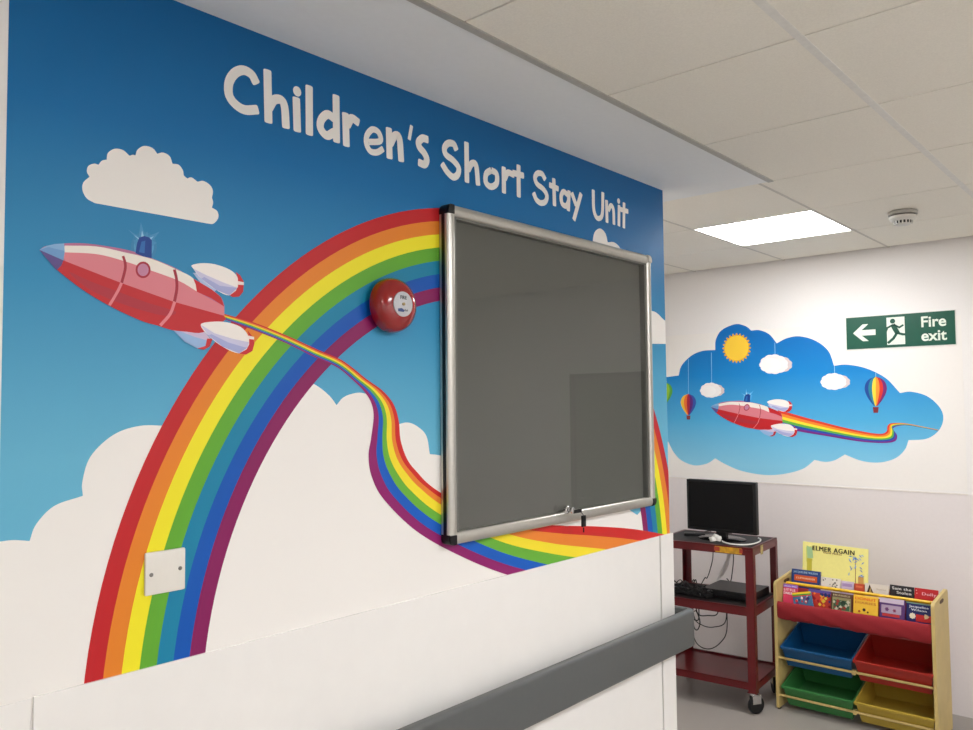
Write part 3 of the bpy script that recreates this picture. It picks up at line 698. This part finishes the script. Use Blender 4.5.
# white cable and plugs on the top
wc = root('white_cable', (4.40, 2.015, .891), 'white power cable curling round the television base on the trolley', 'cable')
WCm = mat('white_cable_pvc', (224, 222, 214), .4)
pts = cr([(4.375, 2.075, .896), (4.315, 2.02, .895), (4.285, 1.96, .895), (4.30, 1.905, .895), (4.36, 1.875, .895), (4.45, 1.875, .895), (4.53, 1.90, .895), (4.57, 1.93, .895)], 8)
MB().tube(pts, .0042, 8).build('cord', WCm, wc, smooth=True)
m = MB()
for (x, y, z, a) in ((4.345, 2.065, .903, .3), (4.36, 2.100, .903, 1.2), (4.32, 2.090, .902, -.4), (4.34, 2.080, .920, .9)):
    m.box(-.016, .016, -.012, .012, -.010, .010, M=Matrix.Translation((x, y, z)) @ Matrix.Rotation(a, 4, 'Z') @ Matrix.Rotation(a*.5, 4, 'X'), b=.004)
m.tube(cr([(4.34, 2.055, .906), (4.32, 2.105, .911), (4.355, 2.12, .902), (4.36, 2.065, .916), (4.375, 2.075, .899)], 6), .0042)
m.build('plugs', WCm, wc, smooth=True)
rm = root('remote_control', (4.45, 2.27, .8907), 'small black remote control lying left of the television base', 'remote control', rot=(0, 0, .5))
MB().box(-.02, .02, -.06, .06, 0, .016, b=.004).build('body', BLACK, rm, world=False, smooth=True)
MB().lathe([(.004, .016), (.004, .018)], 10).build('button', mat('grey_button', (120, 120, 122), .4), rm, world=False)
# black player on middle shelf
dv = root('disc_player', (4.50, 2.03, .5688), 'flat black disc player on the right of the trolley middle shelf', 'disc player', rot=(0, 0, radians(2.5)))
MB().box(-.13, .13, -.135, .16, .004, .044, b=.003).build('casing', mat('player_black', (24, 24, 26), .35), dv, world=False)
MB().box(-.1315, -.129, -.10, .02, .026, .040).build('disc_tray', mat('tray_black', (36, 36, 38), .25), dv, world=False)
MB().lathe([(.009, .0), (.009, .006)], 16, M=Matrix.Translation((-.13, .12, .028)) @ Matrix.Rotation(-pi/2, 4, 'Y')).build('knob', mat('grey_button', (120, 120, 122), .4), dv, world=False)
for sx in (-1, 1):
    for sy in (-.12, .14): MB().box(sx*.11-.01, sx*.11+.01, sy-.01, sy+.01, 0, .005).build('foot', BLACK, dv, world=False)
# tangle of black cables
tg = MB()
for i in range(20):
    P = []; cx_, cy_ = random.uniform(4.31, 4.40), random.uniform(2.20, 2.38); ph = random.uniform(0, 6)
    for k in range(9):
        a = ph+k*.85; rr = random.uniform(.03, .085); P.append((min(4.58, max(4.29, cx_+rr*cos(a)*.8)), min(2.40, max(2.08, cy_+rr*sin(a)*1.3)), .576+random.uniform(0, .06)*(.5+.5*sin(i))))
    tg.tube(cr(P, 5), random.choice([.0025, .0035, .003]), 6)
o = tg.build('cable_tangle', mat('black_cable', (18, 18, 19), .45), smooth=True); tag(o, 'tangled heap of black cables on the trolley middle shelf', 'cables', kind='stuff')
for i, (x, y, rz, s) in enumerate(((4.34, 2.30, .4, 1), (4.33, 2.15, -.5, .8))):
    L = ['black mains adapter with pale stripe among cables, left on the trolley middle shelf', 'smaller black mains adapter in front of the disc player on the trolley'][i]
    o = root('power_adapter', (x, y, .5688), L, 'power adapter', rot=(0, 0, rz))
    MB().box(-.03*s, .03*s, -.055*s, .055*s, 0, .035*s, b=.005).build('casing', BLACK, o, world=False, smooth=True)
    if i == 0: MB().box(-.008, -.003, -.045, .045, .0348, .0362).build('pale_stripe', mat('pale_grey_plastic', (170, 170, 172), .4), o, world=False)
    else: MB().box(-.0245, -.0235, .010, .024, .008, .020).build('socket', mat('pale_grey_plastic', (170, 170, 172), .4), o, world=False)
# cords hanging behind and under
BC = mat('black_cable', (18, 18, 19), .45)
def cord(label, pts, r=.003, m=BC, name='cable', grp=None):
    o = MB().tube(cr(pts, 8), r, 7).build(name, m, smooth=True); return tag(o, label, 'cable', grp)
def AT(x, y, X_): d = ray(x, y); d = d*(X_/d[0]); return (X_, d[1], d[2]+EYE)
def on(P, z=.5715, X_=4.63): d = ray(*P); d = d*(4.69/d[0]); return (X_, d[1], z)
def hang(label, P, r=.003, top=False):
    Q = [AT(x, y, 4.69+.012*sin(i*1.3)) for i, (x, y) in enumerate(P)]
    a = [(4.52, Q[0][1], .897), (4.645, Q[0][1], .894), (4.672, Q[0][1], .875)] if top else [on(P[0]), (4.665, Q[0][1], .566)]
    cord(label, a+Q+[(4.665, Q[-1][1], .566), on(P[-1])] if not top else a+Q+[(4.67, Q[-1][1], .60), (4.62, Q[-1][1], .5715 if P[0][0] < 725 else .625)], r)
hang('black cable hanging behind the trolley from the television to the cable heap', [(713, 555), (710, 570), (707, 578)], top=True)
hang('black cable hanging straight down behind the trolley to the disc player', [(733.5, 556), (732.5, 570)], top=True)
hang('lowest loop of black cable sagging below the middle trolley shelf', [(691, 620), (696, 642), (708, 649), (720, 643), (727, 628)])
hang('middle loop of black cable sagging below the middle trolley shelf', [(694, 616), (702, 625), (714, 627), (726, 620)])
hang('small uppermost loop of black cable just below the middle trolley shelf', [(697, 612), (708, 615.5), (718, 612)], .0035)
hang('coiled black cable curling at the back left leg of the trolley', [(699, 616), (695, 620), (692, 615), (696, 611), (700, 622), (697, 630), (693, 622)], .0035)
cord('thin black cable arching up above the cable heap at the left', [AT(675, 598, 4.40), AT(676, 584, 4.42), AT(681, 580, 4.42), AT(684, 588, 4.42), AT(690, 598, 4.38)])
wb = root('white_cable_bundle', (4.70, 2.2, .70), 'white cable bundle hanging down behind the television onto the middle shelf', 'cable')
WB = mat('white_sleeve', (226, 222, 218), .6)
MB().tube(cr([(4.60, AT(730, 545, 4.70)[1], .898), (4.668, AT(729, 550, 4.70)[1], .888), AT(729, 553, 4.70), AT(726, 565, 4.70), AT(721, 575, 4.69)], 6), [.006]*7+[.011]*10+[.014]*8, 10).build('sleeve', WB, wb, smooth=True)
MB().tube(cr([AT(721, 574, 4.69), AT(718, 580, 4.66), AT(716, 586, 4.56), AT(714.5, 590, 4.48)], 6), .008, 8).build('cord', WB, wb, smooth=True)

# ================================================================== TOY AND BOOK ORGANISER
bc = root('toy_organiser', (4.60, 1.40, 0), 'pale wooden toy and book organiser with red sling shelf by the far wall', 'bookcase')
WOOD = mat('pale_varnished_wood', (200, 176, 112), .45, vary=.05, scale=14)
xf, xb = 4.45, 4.74
for y, s in ((1.793, -1), (.998, 1)):
    ya, yb = sorted((y, y+s*.016))
    m = MB(); P = [(xf, .012), (xf, .668)]+[(xf+.028-.028*cos(a), .668+.024*sin(a)) for a in [k*pi/12 for k in range(1, 6)]]+[(xb-.02, .714), (xb-.006, .708), (xb, .69), (xb, .012)]
    m.prism(P, 'y', ya, yb); m.build('side_panel', WOOD, bc)
    oy = y-s*.0006
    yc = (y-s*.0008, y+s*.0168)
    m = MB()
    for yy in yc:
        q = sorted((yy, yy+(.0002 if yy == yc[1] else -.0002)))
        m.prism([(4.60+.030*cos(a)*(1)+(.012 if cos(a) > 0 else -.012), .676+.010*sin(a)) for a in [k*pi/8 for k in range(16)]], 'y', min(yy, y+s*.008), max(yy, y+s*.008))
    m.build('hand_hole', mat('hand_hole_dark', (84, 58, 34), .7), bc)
    for fx in (xf+.01, xb-.035): MB().box(fx, fx+.025, ya+.002, yb-.002, 0, .013).build('foot', mat('dark_glide', (50, 42, 36), .6), bc)
def rod(x, z, r, m, nm='rod'):
    return MB().tube([(x, 1.010, z), (x, 1.40, z), (x, 1.788, z)], r, 14).build(nm, m, bc, smooth=True)
YR_ = mat('yellow_rod', (238, 190, 40), .35)
r1 = rod(4.60, .661, .0088, YR_); r1['label'] = 'bright yellow rod'
rod(4.463, .280, .0065, WOOD); rod(4.463, .078, .0065, WOOD); rod(4.66, .268, .0065, WOOD); rod(4.66, .057, .0065, WOOD)
MB().box(4.71, 4.722, 1.021, 1.779, .575, .675).build('back_rail', WOOD, bc)
rod(4.466, .573, .0075, WOOD)
for z in (.270, .068): MB().box(4.45, 4.475, 1.377, 1.393, z, z+.021).build('rod_clip', WOOD, bc)
# red fabric slings
RF = mat('red_canvas', (146, 28, 36), .85, vary=.08, bump=.3, scale=300)
def sling(prof, name):
    n = 34; vs = []; fs = []; m = len(prof)
    for i in range(n):
        y = 1.015+(1.783-1.015)*i/(n-1)
        for k, (x, z) in enumerate(prof):
            t = k/(m-1); sag = sin(t*pi); w = .006*sin(i*.9+k)+.005*sin(i*2.3+1)+.004*sin(i*.37)
            vs.append((x+w*sag*.3, y, z+w*sag*.4-.003*(1-k/m))) 
    for i in range(n-1):
        for k in range(m-1): fs.append((i*m+k, i*m+k+1, (i+1)*m+k+1, (i+1)*m+k))
    o = MB().add(vs, fs).build(name, RF, bc, smooth=True, fix=False)
    md = o.modifiers.new('cloth_thickness', 'SOLIDIFY'); md.thickness = .0025; md.offset = 0; return o
sling(cr([(4.476, .574), (4.466, .586), (4.455, .574), (4.452, .545), (4.456, .512), (4.470, .494), (4.492, .490), (4.52, .495), (4.545, .51), (4.565, .55), (4.583, .61), (4.594, .645)], 3), 'front_sling')
sling(cr([(4.607, .645), (4.612, .60), (4.622, .54), (4.642, .515), (4.662, .52), (4.685, .57), (4.70, .63), (4.708, .665)], 3), 'rear_sling')

# storage tubs
def tub(name, y0, y1, zf, m, label):
    t = root(name, (4.57, (y0+y1)/2, zf), label, 'storage tub', rot=(0, radians(-15), 0), group=None)
    hw = (y1-y0)/2; L0, L1 = -.128, .158; th = .003; dep = .118; inset = .016
    def ring(o, z, d=0): # rectangle at height z, inset d
        return [(L0+d, -hw+d, z), (L0+d, hw-d, z), (L1-d, hw-d, z), (L1-d, -hw+d, z)]
    vs = ring(0, 0)+ring(0, -dep, inset)+ring(0, -dep+th, inset+th)+ring(0, 0, th)
    fs = []
    for a in (0, 4, 8):
        for k in range(4): fs.append((a+k, a+(k+1) % 4, a+4+(k+1) % 4, a+4+k))
    # outer wall, bottom, inner wall
    fs = [(k, (k+1) % 4, 4+(k+1) % 4, 4+k) for k in range(4)]+[(4, 5, 6, 7)]+[(12+k, 12+(k+1) % 4, 8+(k+1) % 4, 8+k) for k in range(4)]+[(8, 9, 10, 11)]+[(k, (k+1) % 4, 12+(k+1) % 4, 12+k) for k in range(4)]
    MB().add(vs, fs).build('tub_body', m, t, world=False)
    q = MB(); o = .009
    for a in ((L0-o, L0, -hw-0, hw), (L1, L1+o, -hw, hw)): q.box(a[0], a[1], a[2], a[3], -.012, .001)
    for a in ((L0-o, L1+o, -hw-.004, -hw), (L0-o, L1+o, hw, hw+.004)): q.box(a[0], a[1], a[2], a[3], -.010, .001)
    q.build('rim', m, t, world=False); return t
def plastic(n, c): return mat(n, c, .38, vary=.02)
zt1, zt2 = .381, .170
tub('storage_tub', 1.391, 1.756, zt1, plastic('tub_blue', (8, 78, 128)), 'blue plastic storage tub in the upper row of the organiser')
tub('storage_tub', 1.016, 1.379, zt1, plastic('tub_red', (158, 34, 24)), 'red plastic storage tub in the upper row of the organiser')
tub('storage_tub', 1.391, 1.756, zt2, plastic('tub_green', (54, 122, 62)), 'green plastic storage tub in the lower row of the organiser')
tub('storage_tub', 1.016, 1.379, zt2, plastic('tub_yellow', (178, 152, 56)), 'yellow plastic storage tub in the lower row of the organiser')

# ================================================================== BOOKS
PAGE = mat('book_pages', (226, 218, 200), .8)
# book local frame: u = right as seen from the camera side (-Y), v up, front face towards -X
BT = Matrix(((0, 0, -1, 0), (-1, 0, 0, 0), (0, 1, 0, 0), (0, 0, 0, 1)))
def book(label, yl, yr, ztop, x, h, cover, tilt=11, roll=0, thick=.012, art=(), texts=(), cat='book', name='book'):
    w = abs(yl-yr); yc = (yl+yr)/2
    ti = radians(tilt); rl = radians(roll)
    t = root(name, (x-h*.0, yc, ztop-h*cos(ti)), label, cat)
    t.rotation_euler = Euler((rl, ti, 0), 'XYZ')
    c = mat('cover_%d_%d_%d' % tuple(cover), cover, .35, vary=.02)
    MB().box(-thick/2, -thick/2+.0015, -w/2, w/2, 0, h).box(thick/2-.0015, thick/2, -w/2, w/2, 0, h).box(-thick/2, thick/2, w/2-.0015, w/2, 0, h).build('cover', c, t, world=False)
    MB().box(-thick/2+.0015, thick/2-.0015, -w/2+.003, w/2-.0015, .003, h-.003).build('pages', PAGE, t, world=False)
    if art:
        F = MB(); ms = []
        for i, (cc, P) in enumerate(art):
            mm = ink(cc, .35)
            if mm not in ms: ms.append(mm)
            P = [(-w/2+u*w, h-v) for u, v in P]     # u 0..1 from the left, v metres from the top
            tri = tessellate_polygon([[Vector((p[0], p[1], 0)) for p in P]])
            F.add([(-thick/2-.0003-.0001*i, -p[0], p[1]) for p in P], list(tri), ms.index(mm))
        F.build('cover_art', ms, t, world=False, fix=False)
    for (s, size, cc, u, v, wd) in texts:
        text_obj('title', s, size, ink(cc, .4), t, Matrix.Translation((-thick/2-.0013, -(u-.5)*w, h-v)) @ BT, heavy=size*.035, spacing=1.12, width=wd*w if wd else None)
    return t
def rect(u0, u1, v0, v1): return [(u0, v0), (u1, v0), (u1, v1), (u0, v1)]
def star(u, v, r, n=5, k=.5, w=.12): return [(u+(r if i % 2 == 0 else r*k)*cos(i*pi/n)/w, v+(r if i % 2 == 0 else r*k)*sin(i*pi/n)) for i in range(2*n)]
random.seed(9)
def confetti(cols, n, u0, u1, v0, v1, r=.008):
    out = []
    for i in range(n): out.append((cols[i % len(cols)], star(random.uniform(u0, u1), random.uniform(v0, v1), random.uniform(r*.6, r*1.3), 4, .7)))
    return out
XF = 4.520; H1 = .155
book('pink paperback with a lilac top band, leftmost in the front row', 1.772, 1.694, .660, XF, H1, (214, 60, 96), art=[((150, 110, 196), rect(0, 1, 0, .018))],
     texts=[('Jacqueline Wilson', .010, (238, 226, 240), .5, .010, .86), ('LITTLE', .018, (250, 240, 244), .45, .031, .8), ('DARLINGS', .018, (250, 240, 244), .5, .049, .9)])
book('tilted comic paperback with a rainbow stripe, second from left in the front row', 1.690, 1.588, .632, XF-.008, .150, (70, 116, 156), roll=-13,
     art=[((240, 206, 50), rect(0, 1, 0, .010)), ((70, 160, 70), rect(0, 1, .010, .017)), ((214, 60, 50), rect(0, 1, .017, .022))]+confetti([(216, 60, 60), (236, 230, 220), (40, 60, 120), (120, 60, 110)], 16, .1, .9, .03, .08, .010))
book('red and orange comic paperback half hidden behind the tilted one', 1.640, 1.520, .648, XF+.016, .150, (190, 52, 40), art=[((96, 80, 150), rect(0, 1, 0, .016))]+confetti([(238, 130, 40), (30, 50, 110), (220, 190, 60), (150, 30, 40)], 18, .1, .95, .02, .08, .011))
book('brown paperback with a green maze picture, middle of the front row', 1.514, 1.407, .650, XF, H1, (92, 62, 44), art=[((150, 144, 100), rect(.06, .94, .022, .09)), ((60, 100, 70), rect(.12, .88, .036, .086))]+confetti([(200, 196, 170), (40, 60, 46), (150, 60, 50)], 22, .14, .86, .04, .084, .009),
     texts=[('HORRIBLE', .014, (206, 190, 150), .5, .012, .8)])
book('yellow paperback with a two-line orange title in the front row', 1.400, 1.280, .655, XF, H1, (244, 196, 58), art=[((60, 40, 40), star(.45, .072, .010, 6, .6)), ((180, 60, 50), star(.25, .082, .008)), ((60, 40, 40), star(.6, .082, .007))],
     texts=[('DONUT', .019, (236, 92, 40), .5, .018, .85), ('DIARIES', .017, (206, 120, 60), .5, .038, .85)])
book('lilac paperback with a purple framed picture, front row', 1.272, 1.152, .659, XF, H1, (88, 52, 112), art=[((206, 190, 204), rect(0, .96, 0, .024)), ((176, 156, 176), rect(.08, .86, .034, .075)), ((110, 60, 110), star(.3, .055, .012, 6, .6)), ((140, 60, 90), star(.6, .058, .010, 6, .6)), ((190, 60, 60), rect(.12, .8, .076, .09))])
book('navy paperback with white author name, rightmost in the front row', 1.146, 1.028, .656, XF, H1, (24, 34, 96), art=[((120, 150, 120), rect(0, 1, 0, .006)), ((236, 224, 196), star(.25, .066, .016, 8, .8)), ((206, 50, 50), rect(.38, .98, .056, .09)), ((238, 206, 160), star(.78, .062, .014, 3, .7))],
     texts=[('Jacqueline', .015, (240, 240, 246), .5, .020, .74), ('Wilson', .015, (240, 240, 246), .5, .036, .6)])
XR = 4.632; H2 = .185
book('blue hardback with orange title band, leftmost in the rear row', 1.766, 1.608, .726, XR, .19, (34, 66, 130), tilt=9, thick=.016, art=[((212, 92, 44), rect(.1, .9, .030, .062))], texts=[('JACQUELINE WILSON', .015, (170, 200, 226), .5, .014, .84), ('CLIFFHANGER', .014, (246, 220, 190), .5, .046, .66)])
book('white paperback with black speckled drawings in the rear row', 1.604, 1.500, .702, XR, .165, (232, 226, 214), tilt=9, art=confetti([(30, 30, 32), (60, 60, 56), (120, 120, 90)], 14, .08, .92, .006, .06, .005))
book('pale lilac paperback, narrow, in the rear row', 1.496, 1.432, .695, XR, .16, (206, 190, 212), tilt=9, art=[((176, 150, 196), rect(.1, .9, .012, .028))])
book('small orange-red paperback between lilac and white ones in the rear row', 1.428, 1.378, .690, XR, .16, (198, 78, 52), tilt=9, art=[((224, 120, 80), rect(.15, .85, .010, .020))])
book('white paperback with a dark dog drawing in the rear row', 1.374, 1.256, .699, XR, .165, (224, 216, 204), tilt=9, art=[((52, 40, 36), [(.08, .05), (.2, .004), (.3, .03), (.38, .05)]), ((180, 150, 90), [(.16, .05), (.24, .016), (.3, .05)])], texts=[('Stories', .012, (196, 186, 166), .7, .024, .4)])
book('black paperback with white title in the rear row', 1.250, 1.136, .708, XR, .17, (30, 28, 32), tilt=9, texts=[('Sam the', .019, (236, 234, 230), .5, .016, .8), ('Stolen', .019, (236, 234, 230), .6, .036, .6)])
book('red paperback with pale pink title, rightmost in the rear row', 1.132, 1.024, .708, XR, .17, (192, 34, 40), tilt=9, art=[((240, 226, 210), star(.08, .012, .003)), ((240, 226, 210), star(.1, .026, .003))], texts=[('Dolly', .020, (244, 190, 200), .62, .026, .6)])
# large picture book: title kept, the character on its cover left out
fol = []
for i in range(26):
    u = random.uniform(.72, .93); v = random.uniform(.035, .15); a = random.uniform(0, pi)
    r = .011; fol.append(((96, 140, 206) if i % 3 else (140, 180, 226), [(u+r*cos(a)/.34, v+r*sin(a)), (u+.25*r*cos(a+1.57)/.34, v+.25*r*sin(a+1.57)), (u-r*cos(a)/.34, v-r*sin(a)), (u-.25*r*cos(a+1.57)/.34, v-.25*r*sin(a+1.57))]))
big = book('large pale yellow picture book with black capital title standing tallest at the back', 1.716, 1.368, .878, 4.668, .30, (246, 238, 146), tilt=4, roll=1.2, thick=.010, name='picture_book',
     art=[((214, 222, 120), [(.05, .03), (.14, .02), (.16, .10), (.06, .11)]), ((168, 204, 150), [(.06, .02), (.15, .03), (.17, .085), (.08, .09)]), ((200, 190, 70), rect(.07, .15, .09, .16)), ((206, 160, 90), rect(.86, .94, .15, .19)), ((150, 110, 80), rect(.815, .825, .05, .19))]+fol,
     texts=[('ELMER AGAIN', .036, (26, 24, 20), .48, .030, .64), ('David McKee', .012, (120, 70, 30), .47, .047, .28)])

for o in list(C.objects):
    if o.parent is None and o.get('category') in ('book', 'storage tub', 'bookcase'):
        o.location.x -= .030; o.location.y -= .004
        if o.get('category') == 'book': o.location.z += .006
# ================================================================== CAMERA
cam = bpy.data.cameras.new('camera'); co = bpy.data.objects.new('camera', cam); C.objects.link(co)
cam.sensor_width = 36; cam.lens = FPX/973*36; cam.clip_start = .02
Mx = Matrix(((R_[0], U_[0], -F_[0], 0), (R_[1], U_[1], -F_[1], 0), (R_[2], U_[2], -F_[2], EYE), (0, 0, 0, 1)))
co.matrix_world = Mx
bpy.context.scene.camera = co
w = bpy.data.worlds.new('world'); bpy.context.scene.world = w; w.use_nodes = True
w.node_tree.nodes['Background'].inputs[0].default_value = (.8, .85, .9, 1); w.node_tree.nodes['Background'].inputs[1].default_value = .3
vs_ = bpy.context.scene.view_settings
vs_.view_transform = 'Standard'; vs_.look = 'None'; vs_.exposure = 1.42; vs_.gamma = 1; vs_.use_curve_mapping = False
bpy.context.scene.cycles.max_bounces = 12; bpy.context.scene.cycles.diffuse_bounces = 6
